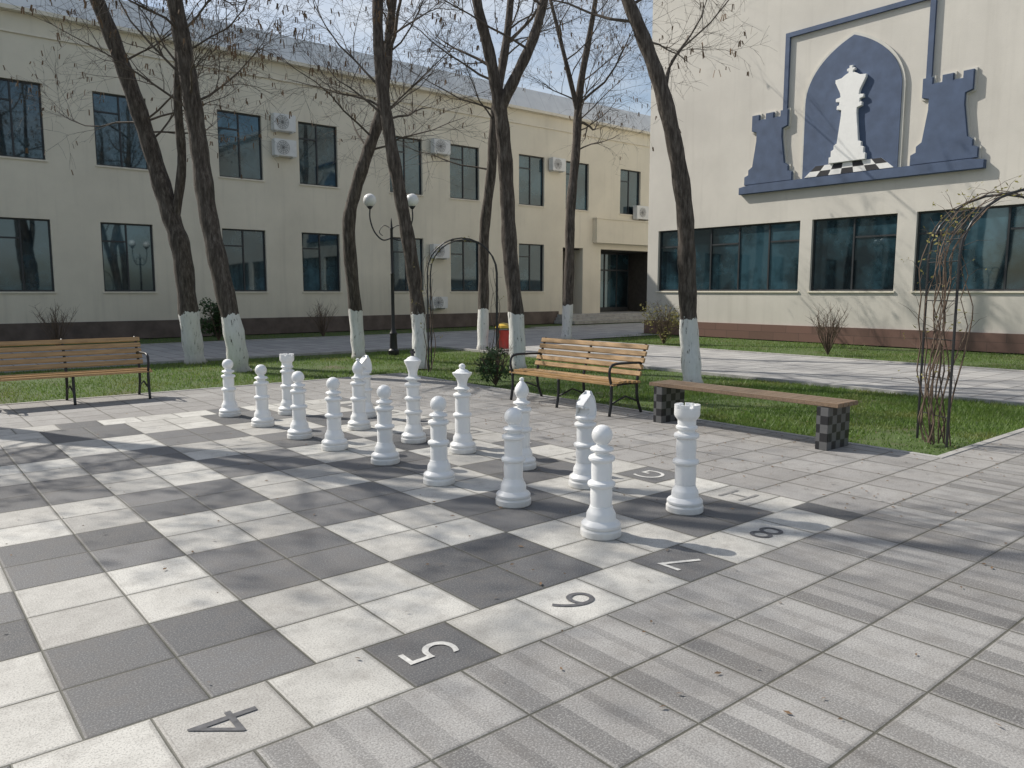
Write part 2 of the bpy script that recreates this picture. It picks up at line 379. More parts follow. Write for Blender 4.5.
for (a,b,nn) in ((26.62,27.98,2),(29.35,33.25,4)):
    bm=bmesh.new(); st=(b-a)/nn
    for i in range(nn+1): bbox(bm,(a+st*i-.03,PY+1.6,.45),(a+st*i+.03,PY+1.69,3.68))
    for i in range(nn):
        bbox(bm,(a+st*i+.032,PY+1.6,3.6),(a+st*(i+1)-.032,PY+1.69,3.68)); bbox(bm,(a+st*i+.032,PY+1.6,2.7),(a+st*(i+1)-.032,PY+1.69,2.78)); bbox(bm,(a+st*i+.032,PY+1.6,.45),(a+st*(i+1)-.032,PY+1.69,.7))
    dr=from_bm(bm,"door",M_frame,LB)
    box("pane",(a+.02,PY+1.64,.5),(b-.02,PY+1.65,3.65),M_glass,dr)
bm=bmesh.new(); bbox(bm,(28.7,27.9,4.05),(33.4,PY-.003,5.25)); bbox(bm,(28.66,27.86,5.252),(33.4,PY-.003,5.31))
from_bm(bm,"link_terrace",M_cream,LB)
bm=bmesh.new()
for i in range(3): bbox(bm,(26.0+.1*i,26.7+.4*i,0),(33.28,PY-.01,.15*(i+1)-.002*i))
from_bm(bm,"steps",M_kerb,LB)
box("threshold",(26.62,PY+.01,.0),(33.28,PY+1.59,.447),M_recess,LB) if False else None
bm=bmesh.new(); bbox(bm,(26.61,PY-.005,.0),(27.99,PY+3.38,.448)); bbox(bm,(29.31,PY-.005,0),(33.29,PY+3.38,.448)); from_bm(bm,"threshold",M_kerb,LB)
# right building
RB=empty("school_hall",(0,0,0),label="tall pale plastered hall with ribbon windows and red granite base",cat="building")
PX=22.7
gr=[(13.2,18.9,5),(10.2,12.8,2),(4.0,9.67,5),(-2.2,3.3,5),(-8.4,-2.9,5)]
ops2=[(a,b,1.6,3.8) for a,b,_ in gr]
facade("wall",'y',PX,-14,19.4,0,13,ops2,.25,M_cream2,RB)
box("wall",(PX+.252,-14,0),(PX+20,19.4,13),M_cream2,RB)
for (a,b,nn) in gr:
    st=(b-a)/nn; ms=[a+st*i for i in range(1,nn)]
    tr=[(a+st*i+.05,a+st*(i+1)-.05,3.2) for i in range(0,nn,2)]
    window('y',PX,a,b,1.6,3.8,RB,ms,tr,fw=.05)
box("plinth",(PX-.07,-14,0),(PX-.002,19.45,.50),M_granite,RB)
bm=bmesh.new(); bbox(bm,(PX-.15,-14,13.002),(PX+20,19.5,13.2)); from_bm(bm,"roof",M_roof,RB)
# ------------------------------------------------------------------ emblem relief
EM=empty("wall_emblem",(PX,11.7,4.78),label="blue and white chess relief mounted on pale hall wall",cat="emblem")
def relief(name,poly,d0,d1,mat,bev=.0,parent=EM):
    bm=bmesh.new()
    f=bm.faces.new([bm.verts.new((-d0,s,z-4.78)) for s,z in poly])
    r=bmesh.ops.extrude_face_region(bm,geom=[f]); vs=[e for e in r['geom'] if isinstance(e,bmesh.types.BMVert)]
    for v in vs: v.co.x-= (d1-d0)
    if bev: 
        fs=[g for g in r['geom'] if isinstance(g,bmesh.types.BMFace)]
        bmesh.ops.bevel(bm,geom=list({e for f_ in fs for e in f_.edges}),offset=bev,segments=2,affect='EDGES')
    return from_bm(bm,name,mat,parent)
def grow(poly,k):
    n=len(poly); out=[]
    ar=sum(poly[i][0]*poly[(i+1)%n][1]-poly[(i+1)%n][0]*poly[i][1] for i in range(n)); s=1 if ar>0 else -1
    for i in range(n):
        a=Vector(poly[i-1]);b=Vector(poly[i]);c=Vector(poly[(i+1)%n])
        e1=(b-a).normalized();e2=(c-b).normalized()
        n1=Vector((e1.y,-e1.x))*s;n2=Vector((e2.y,-e2.x))*s
        m=(n1+n2)
        if m.length<.2: m=n1
        m.normalize(); kk=k/max(.45,m.dot(n1)); q=b+m*kk; out.append((q.x,q.y))
    return out
relief("ledge",[(-3.7,4.78),(3.7,4.78),(3.7,5.0),(3.35,5.06),(-3.35,5.06),(-3.7,5.0)],.0,.16,M_slate,.015)
def rook_poly(c,h=1.0):
    P=[(-.86,5.07),(.86,5.07),(.86,5.34),(.72,5.40),(.72,5.56),(.58,5.66),(.46,6.5),(.46,6.78),(.64,6.84),(.64,7.35),(.38,7.35),(.38,7.17),(.14,7.17),(.14,7.35),(-.14,7.35),(-.14,7.17),(-.38,7.17),(-.38,7.35),(-.64,7.35),(-.64,6.84),(-.46,6.78),(-.46,6.5),(-.58,5.66),(-.72,5.56),(-.72,5.40),(-.86,5.34)]
    return [(c+s,5.07+(z-5.07)*h) for s,z in P]
for c,h in ((2.66,.96),(-2.66,1.0)):
    P=rook_poly(c,h)
    o=relief("rook_relief",P,.0,.13,M_slate,.012)
    relief("rim",grow(P,.045),.0,.05,M_rim,0,o)
AW=1.45
A=[(-AW,5.07),(AW,5.07)]
for i in range(0,15):
    t=i/14; ang=t*math.radians(61)
    A.append((max(0,AW-(1-math.cos(ang))*2.82), 7.3+math.sin(ang)*1.95))
A+= [(-s,z) for s,z in reversed(A[2:-1])]
ap=relief("arch_panel",A,.0,.10,M_slate,.0); relief("rim",grow(A,.08),.0,.07,M_rim,0,ap)
bm=bmesh.new()
for x0,x1,z0,z1 in [(2.08,2.22,7.0,9.43),(-2.22,-2.08,7.0,9.43),(-2.22,2.22,9.432,9.57)]:
    bbox(bm,(-.09,x0,z0-4.78),(0,x1,z1-4.78))
from_bm(bm,"outline_frame",M_slate,EM)
K=[(.56,5.40),(.56,5.58),(.50,5.60),(.50,5.76),(.42,5.80),(.42,5.92),(.33,5.96),(.28,6.35),(.24,6.75),(.24,6.9),(.38,6.94),(.38,7.04),(.31,7.06),(.31,7.14),(.42,7.17),(.42,7.25),(.28,7.28),(.30,7.40),(.46,7.72),(.46,7.80),(.28,7.82),(.15,7.90),(.07,7.93),(.07,7.98),(.12,7.99),(.12,8.05),(.05,8.06),(.05,8.13)]
Kp=K+[(-s,z) for s,z in reversed(K)]
relief("king_relief",Kp,.101,.2,M_wrel,.012)
V=[];Fc=[];mi=[]
rows=2; cols=7
def bp(i,j,d):
    t=j/rows; w=1.36*(1-t)+1.0*t; z=5.08+.31*t
    return (-d,(-w+2*w*i/cols),z-4.78)
for j in range(rows):
    for i in range(cols):
        b=len(V); V+=[bp(i,j,.13),bp(i+1,j,.13),bp(i+1,j+1,.13),bp(i,j+1,.13)]; Fc.append((b,b+1,b+2,b+3)); mi.append((i+j)%2)
b=len(V); V+=[bp(0,0,.1),bp(cols,0,.1),bp(cols,rows,.1),bp(0,rows,.1),bp(0,0,.13),bp(cols,0,.13),bp(cols,rows,.13),bp(0,rows,.13)]
for q in ((0,1,5,4),(1,2,6,5),(2,3,7,6),(3,0,4,7)): Fc.append(tuple(b+k for k in q)); mi.append(0)
from_py(V,Fc,"checkered_base",[M_wrel,M_brel],EM,midx=mi)
# ------------------------------------------------------------------ chess pieces
BASE=[(0,0),(.128,0),(.135,.008),(.135,.045),(.129,.055),(.122,.058),(.122,.064),(.13,.068),(.13,.082),(.122,.094),(.105,.104),(.098,.112),(.096,.15),(.09,.165),(.08,.18),(.075,.20)]
def shaft(h0,h1,r=.066,nr=2):
    P=[(.07,h0)]
    step=(h1-h0)/nr
    for i in range(nr):
        z=h0+i*step; rr=r-.004*i
        P+=[(rr,z+.005),(rr+.003,z+step*.45),(rr,z+step-.045),(rr+.018,z+step-.035),(rr+.022,z+step-.022),(rr+.018,z+step-.010),(rr,z+step)]
    return P
def heads(kind,h0):
    if kind=="pawn":
        P=[(.045,h0),(.045,h0+.015),(.075,h0+.03),(.078,h0+.04),(.07,h0+.05),(.042,h0+.06),(.036,h0+.075)]
        c=h0+.13; R=.068
        for i in range(2,12): a=-math.pi/2+math.pi*i/12; P.append((R*math.cos(a),c+R*math.sin(a)))
        P.append((0,c+R)); return P
    if kind=="rook": return [(.06,h0),(.06,h0+.02),(.078,h0+.03),(.078,h0+.045),(.066,h0+.055),(.066,h0+.09),(.086,h0+.115),(.092,h0+.13),(.092,h0+.18),(.0,h0+.18)]
    if kind=="queen": return [(.045,h0),(.045,h0+.02),(.08,h0+.035),(.08,h0+.045),(.05,h0+.06),(.045,h0+.09),(.06,h0+.14),(.095,h0+.185),(.098,h0+.20),(.075,h0+.205),(.055,h0+.225),(.03,h0+.235),(.027,h0+.245),(.034,h0+.262),(.024,h0+.282),(0,h0+.29)]
    if kind=="king": return [(.045,h0),(.045,h0+.02),(.085,h0+.035),(.085,h0+.05),(.05,h0+.065),(.047,h0+.10),(.062,h0+.16),(.088,h0+.215),(.09,h0+.235),(.07,h0+.245),(.05,h0+.265),(.028,h0+.275),(.02,h0+.28),(0,h0+.28)]
    if kind=="bishop": return [(.045,h0),(.045,h0+.02),(.078,h0+.035),(.078,h0+.048),(.05,h0+.06),(.04,h0+.085),(.055,h0+.11),(.066,h0+.14),(.062,h0+.17),(.045,h0+.205),(.022,h0+.23),(.016,h0+.238),(.022,h0+.25),(.018,h0+.265),(0,h0+.272)]
SH={"pawn":(.20,.54,2),"rook":(.20,.585,2),"knight":(.20,.54,2),"bishop":(.20,.56,2),"queen":(.20,.60,2),"king":(.20,.64,3)}
def make_piece(kind,loc):
    e=empty("chess_"+kind,loc,label={"pawn":"white plastic garden chess pawn with round head on a square",
        "rook":"white plastic garden chess rook with notched tower top","knight":"white plastic garden chess knight with horse head",
        "bishop":"white plastic garden chess bishop with pointed mitre","queen":"white plastic garden chess queen with flared coronet",
        "king":"tallest white plastic chess king topped by a small dark cross"}[kind],cat="chess piece",group="white giant chess pieces")
    bm=bmesh.new(); lathe(bm,BASE,40); from_bm(bm,"base",M_plast,e,smooth=28)
    h0,h1,nr=SH[kind]; bm=bmesh.new(); lathe(bm,shaft(h0,h1,.074 if kind!='pawn' else .070,nr),32); from_bm(bm,"shaft",M_plast,e,smooth=32)
    bm=bmesh.new()
    if kind=="knight":
        lathe(bm,[(.06,h1),(.06,h1+.015),(.084,h1+.025),(.084,h1+.04),(.076,h1+.05),(0,h1+.05)],32)
        # neck, ears, forehead, nose, mouth notch, jaw, throat, chest
        P=[(.064,0),(.074,.04),(.076,.08),(.070,.12),(.058,.155),(.046,.172),(.040,.205),(.022,.178),(.0,.176),(-.025,.160),(-.050,.138),(-.074,.118),(-.088,.100),(-.088,.082),(-.078,.076),(-.066,.080),(-.064,.070),(-.050,.066),(-.032,.072),(-.020,.060),(-.030,.035),(-.052,.015),(-.060,0)]
        halfw=[.056,.052,.048,.044,.040,.036,.020,.034,.038,.038,.035,.032,.030,.030,.031,.032,.033,.037,.043,.046,.048,.052,.056]
        ringL=[bm.verts.new((x,-w,z+h1+.045)) for (x,z),w in zip(P,halfw)]
        ringR=[bm.verts.new((x,w,z+h1+.045)) for (x,z),w in zip(P,halfw)]
        nP=len(P)
        for i in range(nP):
            j=(i+1)%nP; bm.faces.new((ringL[i],ringL[j],ringR[j],ringR[i]))
        fL=bm.faces.new(ringL); fR=bm.faces.new(ringR[::-1])
        bmesh.ops.triangulate(bm,faces=[fL,fR])
        es=[ed for ed in bm.edges if (ed.verts[0] in ringL and ed.verts[1] in ringL or ed.verts[0] in ringR and ed.verts[1] in ringR) and len(ed.link_faces)==2 and any(len(f.verts)==4 for f in ed.link_faces) and any(len(f.verts)==3 for f in ed.link_faces)]
        bmesh.ops.bevel(bm,geom=es,offset=.007,segments=2,affect='EDGES')
        from_bm(bm,"head",M_plast,e,smooth=34)
        bm=bmesh.new()
        for s in (-1,1):
            r=bmesh.ops.create_uvsphere(bm,u_segments=10,v_segments=8,radius=.008); bmesh.ops.translate(bm,verts=r['verts'],vec=(-.03,s*.037,h1+.045+.128))
        from_bm(bm,"eye",M_plast,e,smooth=60)
    else:
        lathe(bm,heads(kind,h1),32)
        if kind=="rook":
            top=h1+.18
            for i in range(6):
                a0=2*math.pi*i/6; vs=[]
                for zz in (top+.001,top+.024):
                    for rr in (.092,.062):
                        for k in range(5):
                            a=a0+math.radians(44)*k/4; vs.append(bm.verts.new((rr*math.cos(a),rr*math.sin(a),zz)))
                o_=lambda z,r,k: vs[z*10+r*5+k]
                for k in range(4):
                    bm.faces.new((o_(0,0,k),o_(0,0,k+1),o_(1,0,k+1),o_(1,0,k))); bm.faces.new((o_(0,1,k+1),o_(0,1,k),o_(1,1,k),o_(1,1,k+1))); bm.faces.new((o_(1,0,k),o_(1,0,k+1),o_(1,1,k+1),o_(1,1,k)))
                for k in (0,4): bm.faces.new((o_(0,0,k),o_(1,0,k),o_(1,1,k),o_(0,1,k)))
        from_bm(bm,"head",M_plast,e,smooth=32)
        if kind=="king":
            bm=bmesh.new(); t=h1+.279; bbox(bm,(-.011,-.013,t),(.011,.013,t+.075)); bbox(bm,(-.0105,-.034,t+.03),(.0105,.034,t+.052)); from_bm(bm,"cross",M_brel,e)
    return e
for kd,x,y in [("pawn",3.59,3.42),("pawn",3.62,4.36),("pawn",3.55,5.25),("pawn",3.59,6.2),("pawn",3.52,7.09),("pawn",3.5,7.88),("pawn",3.48,8.87),("pawn",3.44,9.86),
    ("rook",4.47,3.42),("knight",4.42,4.40),("bishop",4.44,5.23),("queen",4.44,6.14),("king",4.34,6.89),("bishop",4.27,7.96),("knight",4.75,8.68),("rook",4.09,9.53)]:
    o=make_piece(kd,(x,y,0)); o.rotation_euler[2]=random.uniform(-.12,.12)+(.25 if kd=="knight" else 0)
# ------------------------------------------------------------------ numerals and letters laid in tiles
def glyph(ch,x,y,mat,nm):
    cu=bpy.data.curves.new("t",'FONT'); cu.body=ch; cu.size=.38; cu.align_x='CENTER';cu.align_y='CENTER'; cu.extrude=0; cu.offset=-.004
    to=bpy.data.objects.new("t",cu); COL.objects.link(to); bpy.context.view_layer.update()
    me=bpy.data.meshes.new_from_object(to.evaluated_get(bpy.context.evaluated_depsgraph_get())); bpy.data.objects.remove(to)
    me.materials.clear(); me.materials.append(mat)
    o=bpy.data.objects.new(nm,me); o.location=(x,y,.004); o.rotation_euler=(0,0,math.radians(90)); link(o)
    tag(o,("pale" if mat==M_inlight else "dark grey")+" inlaid "+("numeral " if nm=="inlaid_numeral" else "letter ")+ch+" set in board border tile",nm.split("_")[1],"board border numerals and letters")
    return o
for i in range(1,9):
    x=-2.215+T*(2*i-1); glyph(str(i),x,2.97-T/2,M_inlight if i%2 else M_indark,"inlaid_numeral")
M_faint=simple("worn_inlay",(.24,.235,.225),.8,.2,40); 
for k,ch in enumerate("HGFEDCBA"):
    y=2.97+T*(2*k+1); glyph(ch,-2.215+16.5*T,y,M_inlight if k%2 else M_faint,"inlaid_letter")
# ------------------------------------------------------------------ benches
def bench(loc,rz,label,L=2.1):
    e=empty("park_bench",loc,rz,label,"bench","slatted park benches")
    bm=bmesh.new()
    seat=[(-.02,.425),(.07,.445),(.16,.45),(.25,.445),(.34,.435),(.43,.43)]
    for i,(y,z) in enumerate(seat): bbox(bm,(0,y,z-.03 ),(L,y+.07,z),0,.006)
    from_bm(bm,"seat",M_wood,e)
    bm=bmesh.new()
    for i in range(5):
        t=i/4; y=.50+.13*t; z=.52+.34*t
        m0=len(bm.verts)
        bbox(bm,(0,-.015,-.033),(L,.015,.033),0,.006); bm.verts.ensure_lookup_table()
        vs=bm.verts[m0:]; bmesh.ops.rotate(bm,verts=vs,cent=(0,0,0),matrix=Matrix.Rotation(math.radians(-20),3,'X')); bmesh.ops.translate(bm,verts=vs,vec=(0,y,z))
    from_bm(bm,"backrest",M_wood,e)
    for x in (.06,L/2,L-.06):
        V=[];Fc=[]
        tube(V,Fc,catmull([(x,-.03,0),(x,.0,.2),(x,.0,.40)],[.022]*3)[0],.02,8)
        tube(V,Fc,catmull([(x,.58,0),(x,.50,.2),(x,.49,.42),(x,.55,.62),(x,.66,.9)],[.02]*5)[0],.02,8)
        tube(V,Fc,[(x,.0,.40),(x,.25,.405),(x,.49,.40)],.018,8)
        tube(V,Fc,[(x,-.02,.15),(x,.27,.24),(x,.52,.15)],.012,6)
        if abs(x-L/2)>.1: tube(V,Fc,catmull([(x,.0,.40),(x,-.04,.55),(x,.02,.66),(x,.3,.67),(x,.57,.66)],[.02]*5)[0],.018,8)
        from_py(V,Fc,"leg",M_black,e,smooth=True)
    return e
bench((7.2,8.75,0),math.radians(-90),"varnished wood slatted bench with black iron arms at lawn edge")
bench((1.05,12.25,0),0,"varnished wood slatted bench with black iron arms facing the board")
BB=empty("backless_bench",(7.29,3.8,0),0,"backless wooden plank bench on two checkered black supports","bench")
for y in (.04,2.16):
    box("leg",(0,0,0),(.44,.13,.44),M_check,BB,(0,y,0),bev=.004)
bm=bmesh.new()
for i in range(4): bbox(bm,(.015+i*.105,-.05,.442),(.11+i*.105,2.38,.485),0,.005)
from_bm(bm,"seat",M_wood2,BB)
# ------------------------------------------------------------------ street lamp
LA=empty("street_lamp",(10.0,16.75,0),math.atan2(-.637,.771),"black iron double lamp post with two white globes","street lamp")
bm=bmesh.new(); lathe(bm,[(.13,0),(.14,.02),(.14,.12),(.10,.16),(.085,.5),(.1,.55),(.07,.6),(.045,.7),(.04,2.0),(.055,2.03),(.038,2.06),(.033,3.1),(.05,3.13),(.03,3.17),(.012,3.35),(0,3.4)],16)
from_bm(bm,"pole",M_black,LA,smooth=40)
V=[];Fc=[]
for s in (-1,1):
    p,_=catmull([(0,0,2.9),(s*.22,0,2.85),(s*.42,0,3.05),(s*.52,0,3.35),(s*.52,0,3.6)],[.02]*5,6); tube(V,Fc,p,.018,8)
    p,_=catmull([(0,0,3.12),(s*.18,0,3.2),(s*.3,0,3.05),(s*.22,0,2.95)],[.02]*4,6); tube(V,Fc,p,.010,6)
    tube(V,Fc,[(s*.52,0,3.6),(s*.52,0,3.66)],[.03,.085],12)
from_py(V,Fc,"arm",M_black,LA,smooth=True)
M_globe=simple("opal_globe",(.85,.85,.83),.25,.03)
for s in (-1,1):
    bm=bmesh.new(); bmesh.ops.create_uvsphere(bm,u_segments=24,v_segments=16,radius=.16); bmesh.ops.translate(bm,verts=bm.verts,vec=(s*.52,0,3.81)); from_bm(bm,"lamp_globe",M_globe,LA,smooth=60)
# ------------------------------------------------------------------ garden arches
def blob_leaves(V,Fc,c,r,n,s):
    for i in range(n):
        d=Vector((random.gauss(0,1),random.gauss(0,1),random.gauss(0,1))).normalized()*(random.random()**.4)
        p=Vector(c)+Vector((d.x*r[0],d.y*r[1],d.z*r[2]))
        a=Vector((random.uniform(-1,1),random.uniform(-1,1),random.uniform(-1,1))).normalized(); b=a.orthogonal().normalized()
        q=s*random.uniform(.6,1.3); k=len(V)
        for w in (-a*q,b*q*.45,a*q,-b*q*.45): V.append(tuple(p+w))
        Fc.append((k,k+1,k+2,k+3))
def arch(loc,rz,label,W=1.5,D=.5,H1=1.95,H=2.62):
    e=empty("garden_arch",loc,rz,label,"garden arch","black iron garden arches")
    V=[];Fc=[]
    for y in (0,D):
        P=[(0,y,0),(0,y,1.0),(0,y,H1)]
        for i in range(1,12):
            a=math.pi-math.pi*i/12; P.append((W/2+W/2*math.cos(a),y,H1+(H-H1)*math.sin(a)))
        P+=[(W,y,H1),(W,y,1.0),(W,y,0)]
        tube(V,Fc,P,.014,6)
    for x in (0,W):
        z=.3
        while z<H1:
            tube(V,Fc,[(x,0,z),(x,D,z)],.006,5); z+=.4
    for i in range(1,12,2):
        a=math.pi-math.pi*i/12; x=W/2+W/2*math.cos(a);z=H1+(H-H1)*math.sin(a); tube(V,Fc,[(x,0,z),(x,D,z)],.006,5)
    from_py(V,Fc,"frame",M_black,e)
    return e
def climber(loc,rz,label,W,D,H1,H,n,both,spread=.16,leaves=120,reach=.75):
    e=empty("climbing_rose",loc,rz,label,"climbing plant","climbing roses")
    V=[];Fc=[];LV=[];LF=[]
    def onarch(t):
        if t<.45: return Vector((0,0,t/.45*H1))
        a=math.pi-(t-.45)/.55*math.pi; return Vector((W/2+W/2*math.cos(a),0,H1+(H-H1)*math.sin(a)))
    for i in range(n):
        tm=random.uniform(.3,reach) ; st=max(4,int(tm*18)); P=[];side=1 if not both or random.random()<.6 else -1
        y=D*.5+random.uniform(-.12,.12);x=random.uniform(-spread,spread)*.6
        for k in range(st+1):
            t=tm*k/st; q=onarch(t); x+=random.uniform(-.07,.07); y+=random.uniform(-.09,.09); x*=.95
            y=min(max(y,-.1),D+.1)
            v=q+Vector((x,y,0))
            if side<0: v.x=W-v.x
            v.z=max(0,v.z+random.uniform(-.02,.02)); P.append(v)
        P,RR=catmull(P,[.008*(1-.7*k/st)+.0015 for k in range(st+1)],2)
        tube(V,Fc,P,RR,4)
        for k in range(5,len(P)):
            if random.random()<.45:
                d=Vector((random.uniform(-1,1),random.uniform(-1,1),random.uniform(0,1))).normalized()*random.uniform(.1,.36)
                tube(V,Fc,[P[k],P[k]+d*.5+Vector((0,0,.03)),P[k]+d],[.003,.0022,.001],3)
                if random.random()<.5: blob_leaves(LV,LF,P[k]+d,(.05,.05,.05),random.randint(1,4),.02)
    from_py(V,Fc,"stem",M_stem,e)
    for i in range(leaves//10): 
        t=random.uniform(.5,reach); q=onarch(t); blob_leaves(LV,LF,(q.x,random.uniform(0,D),q.z),(.12,.12,.1),10,.025)
    if LV: from_py(LV,LF,"leaves",M_leafy,e)
az=math.atan2(-.57,.82)
arch((8.42,3.15,0),az,"black iron garden arch tangled with bare rose stems",1.6)
climber((8.42,3.15,0),az,"bare tangled rose stems with few yellow leaves on arch",1.6,.5,1.95,2.62,15,False,.13,160,.85)
az1=math.atan2(-.65,.76)
arch((8.4,12.75,0),az1,"black iron garden arch beside tree at plaza corner",1.35)
climber((8.4,12.75,0),az1,"sparse bare climbing stems on iron arch",1.35,.5,1.95,2.62,7,True,.12,30,.8)
# ------------------------------------------------------------------ trees
Rv=Vector((.771,-.637,0)); Dv=Vector((.637,.771,0))
def grow_twigs(V,Fc,LV,LF,p,d,L,r,level,pods,cn=(8,5,3)):
    n=[6,4,3,2][level]; P=[p.copy()]; dd=d.copy(); rs=[r]
    for i in range(n):
        j=[.26,.30,.3,.3][level]
        dd=(dd+Vector((random.uniform(-j,j),random.uniform(-j,j),random.uniform(-j,j)+(.06 if level<2 else -.10)))).normalized()
        P.append(P[-1]+dd*L/n); rs.append(max(r*(1-.8*(i+1)/n),.002))
    tube(V,Fc,P,rs,[6,4,3,3][level],cap=False)
    if level<3:
        cnt=cn[level]
        for k in range(cnt):
            t=random.uniform(.2,1); idx=min(int(t*n),n-1); q=P[idx].lerp(P[idx+1],t*n-idx)
            base=(P[idx+1]-P[idx]).normalized(); side=Vector((random.uniform(-1,1),random.uniform(-1,1),random.uniform(-.6,.8)))
            nd=(base*1.0+side).normalized()
            grow_twigs(V,Fc,LV,LF,q,nd,L*random.uniform(.4,.65),max(rs[idx]*.5,.003),level+1,pods,cn)
    elif random.random()<pods:
        for _ in range(random.randint(1,3)):
            a=P[-1]; k=len(LV); h=random.uniform(.06,.14); w=.012; x=Vector((random.uniform(-1,1),random.uniform(-1,1),0)).normalized()*w; o=Vector((random.uniform(-.03,.03),random.uniform(-.03,.03),0))
            LV.extend([tuple(a-x+o),tuple(a+x+o),tuple(a+x+o*2-Vector((0,0,h))),tuple(a-x+o*2-Vector((0,0,h)))]); LF.append((k,k+1,k+2,k+3))
def closest(PQ,p):
    return min(PQ[0],key=lambda q:(q-p).length)
def tree(loc,paths,label,limbs=10,z_from=4.8,pods=.14,limbL=(1.6,3.2),high=4):
    e=empty("acacia_tree",loc,0,label,"tree","bare whitewashed trees")
    V=[];Fc=[];TV=[];TF=[];LV=[];LF=[];allp=[]
    for pi,(pts,rs) in enumerate(paths):
        P=[]
        for i,(l,z) in enumerate(pts):
            fw=(math.sin(z*.7+loc[0]*3+pi*2)*.18) if z>0.5 else 0
            P.append(Rv*l+Dv*fw+Vector((0,0,z)))
        if pi>0: P[0]=closest(allp[0],P[0])
        if pi==0:
            r0=rs[0]; P.insert(1,P[0].lerp(P[1],.12)); rs=[r0*1.25,r0*1.03]+list(rs[1:])
        Q,R_=catmull(P,rs,6)
        R_=[r*(1+.06*math.sin(i*1.7)+.03*math.sin(i*.77)) for i,r in enumerate(R_)]
        tube(V,Fc,Q,R_,14); allp.append((Q,R_))
    from_py(V,Fc,"trunk",M_bark,e,smooth=True)
    cand=[(q,r) for Q,R_ in allp for q,r in zip(Q,R_) if z_from<q.z<9.0]
    cand2=[(q,r) for Q,R_ in allp for q,r in zip(Q,R_) if q.z>=7.0] or cand
    for i in range(limbs+high):
        q,r=random.choice(cand if i<limbs else cand2); a=random.uniform(0,6.283)
        hi=i>=limbs
        d=Vector((math.cos(a),math.sin(a),random.uniform(.15,1.0))).normalized()
        grow_twigs(TV,TF,LV,LF,q,d,random.uniform(2.0,3.4) if hi else random.uniform(*limbL),min(r*.5,.05) if hi else min(r*.4,.026),0,pods,(5,3,2) if hi else (9,5,3))
    for Q,R_ in allp:
        for _ in range(2): grow_twigs(TV,TF,LV,LF,Q[-1],(Q[-1]-Q[-4]).normalized(),2.0,R_[-1]*.8,0,pods,(5,3,2))
    b=len(TV); TV+=LV; nf=len(TF); TF+=[tuple(b+x for x in f) for f in LF]
    from_py(TV,TF,"crown",[M_twig,M_pod],e,midx=[0]*nf+[1]*len(LF))
    return e
lab="bare tree with whitewashed lower trunk standing in the lawn"
tree((5.54,17.97,-.03),[([(0,0),(-.02,1.17),(-.15,2.51),(-.42,3.38),(-.79,4.68),(-1.15,5.95),(-1.51,7.19),(-1.86,8.42),(-2.06,10.2)],[.215,.21,.205,.195,.185,.175,.16,.13,.08]),
  ([(-.3,3.1),(-.1,4.4),(-.05,5.8),(.1,7.6),(.0,9.5)],[.10,.10,.085,.07,.05])],"stout bare tree with leaning trunk and whitewashed base",10,pods=.3)
tree((5.66,15.56,-.03),[([(0,0),(-.02,.81),(-.27,2.02),(-.52,3.2),(-.66,4.36),(-.78,5.5),(-.88,6.61),(-.97,7.7),(-.92,9.3)],[.20,.195,.185,.18,.175,.17,.16,.13,.08])],"stout bare tree with tilted dark trunk and whitewashed base",9,pods=.25)
tree((9.05,16.8,-.03),[([(0,0),(-.07,1.14),(-.14,3.05),(.05,3.98),(.36,4.9),(.66,5.8),(.8,6.94),(.94,8.27),(1.15,9.6)],[.165,.16,.15,.145,.14,.13,.12,.1,.06])],"bare tree with S shaped trunk and whitewashed base",7)
tree((8.73,13.55,-.03),[([(0,0),(-.06,1.2),(-.19,2.44),(-.37,3.64),(-.55,4.82),(-.69,5.98),(-.74,7.3),(-.58,8.8)],[.155,.15,.14,.13,.125,.12,.1,.06])],lab,7)
tree((12.74,16.66,-.03),[([(0,0),(.03,1.62),(.06,3.2),(.26,4.8),(.37,6.3),(.69,8.35),(.87,10.5)],[.15,.145,.135,.13,.12,.1,.06])],lab,7)
tree((10.3,12.25,-.03),[([(0,0),(-.05,1.2),(-.17,2.44),(-.23,3.64),(-.31,4.82),(-.41,5.5),(-.59,6.36),(-.82,7.3),(-.97,8.8)],[.165,.16,.155,.15,.145,.13,.11,.1,.06]),
  ([(-.38,5.3),(-.03,5.9),(.31,6.65),(.56,7.6),(.79,8.8)],[.12,.11,.10,.085,.05])],"bare tree forking high with whitewashed base",7)
tree((17.5,18.35,-.03),[([(0,0),(.07,2.28),(.09,4.2),(.26,6.07),(.37,7.92),(.67,9.7),(.96,11.5)],[.17,.16,.15,.14,.12,.09,.05]),
  ([(.33,7.4),(-.11,8.8),(-.59,10.6)],[.09,.07,.05])],lab,9,5.6)
tree((10.85,8.2,-.03),[([(0,0),(-.05,.93),(-.13,1.96),(-.22,2.96),(-.42,3.94),(-.69,4.9),(-1.0,5.7),(-1.34,6.5),(-1.72,7.55)],[.17,.16,.15,.145,.135,.125,.115,.1,.06]),
  ([(-.66,4.8),(-.52,5.3),(-.35,5.6)],[.04,.03,.02])],"curved bare tree leaning over lawn with whitewashed base",6,5.2)
tree((-1.6,15.6,-.03),[([(0,0),(.1,1.5),(.3,3.2),(.5,5),(.8,7),(.9,9),(1.0,11)],[.22,.2,.18,.16,.14,.11,.06])],"bare tree with drooping pod laden twigs by the lawn",13,4.2,.5,high=4)
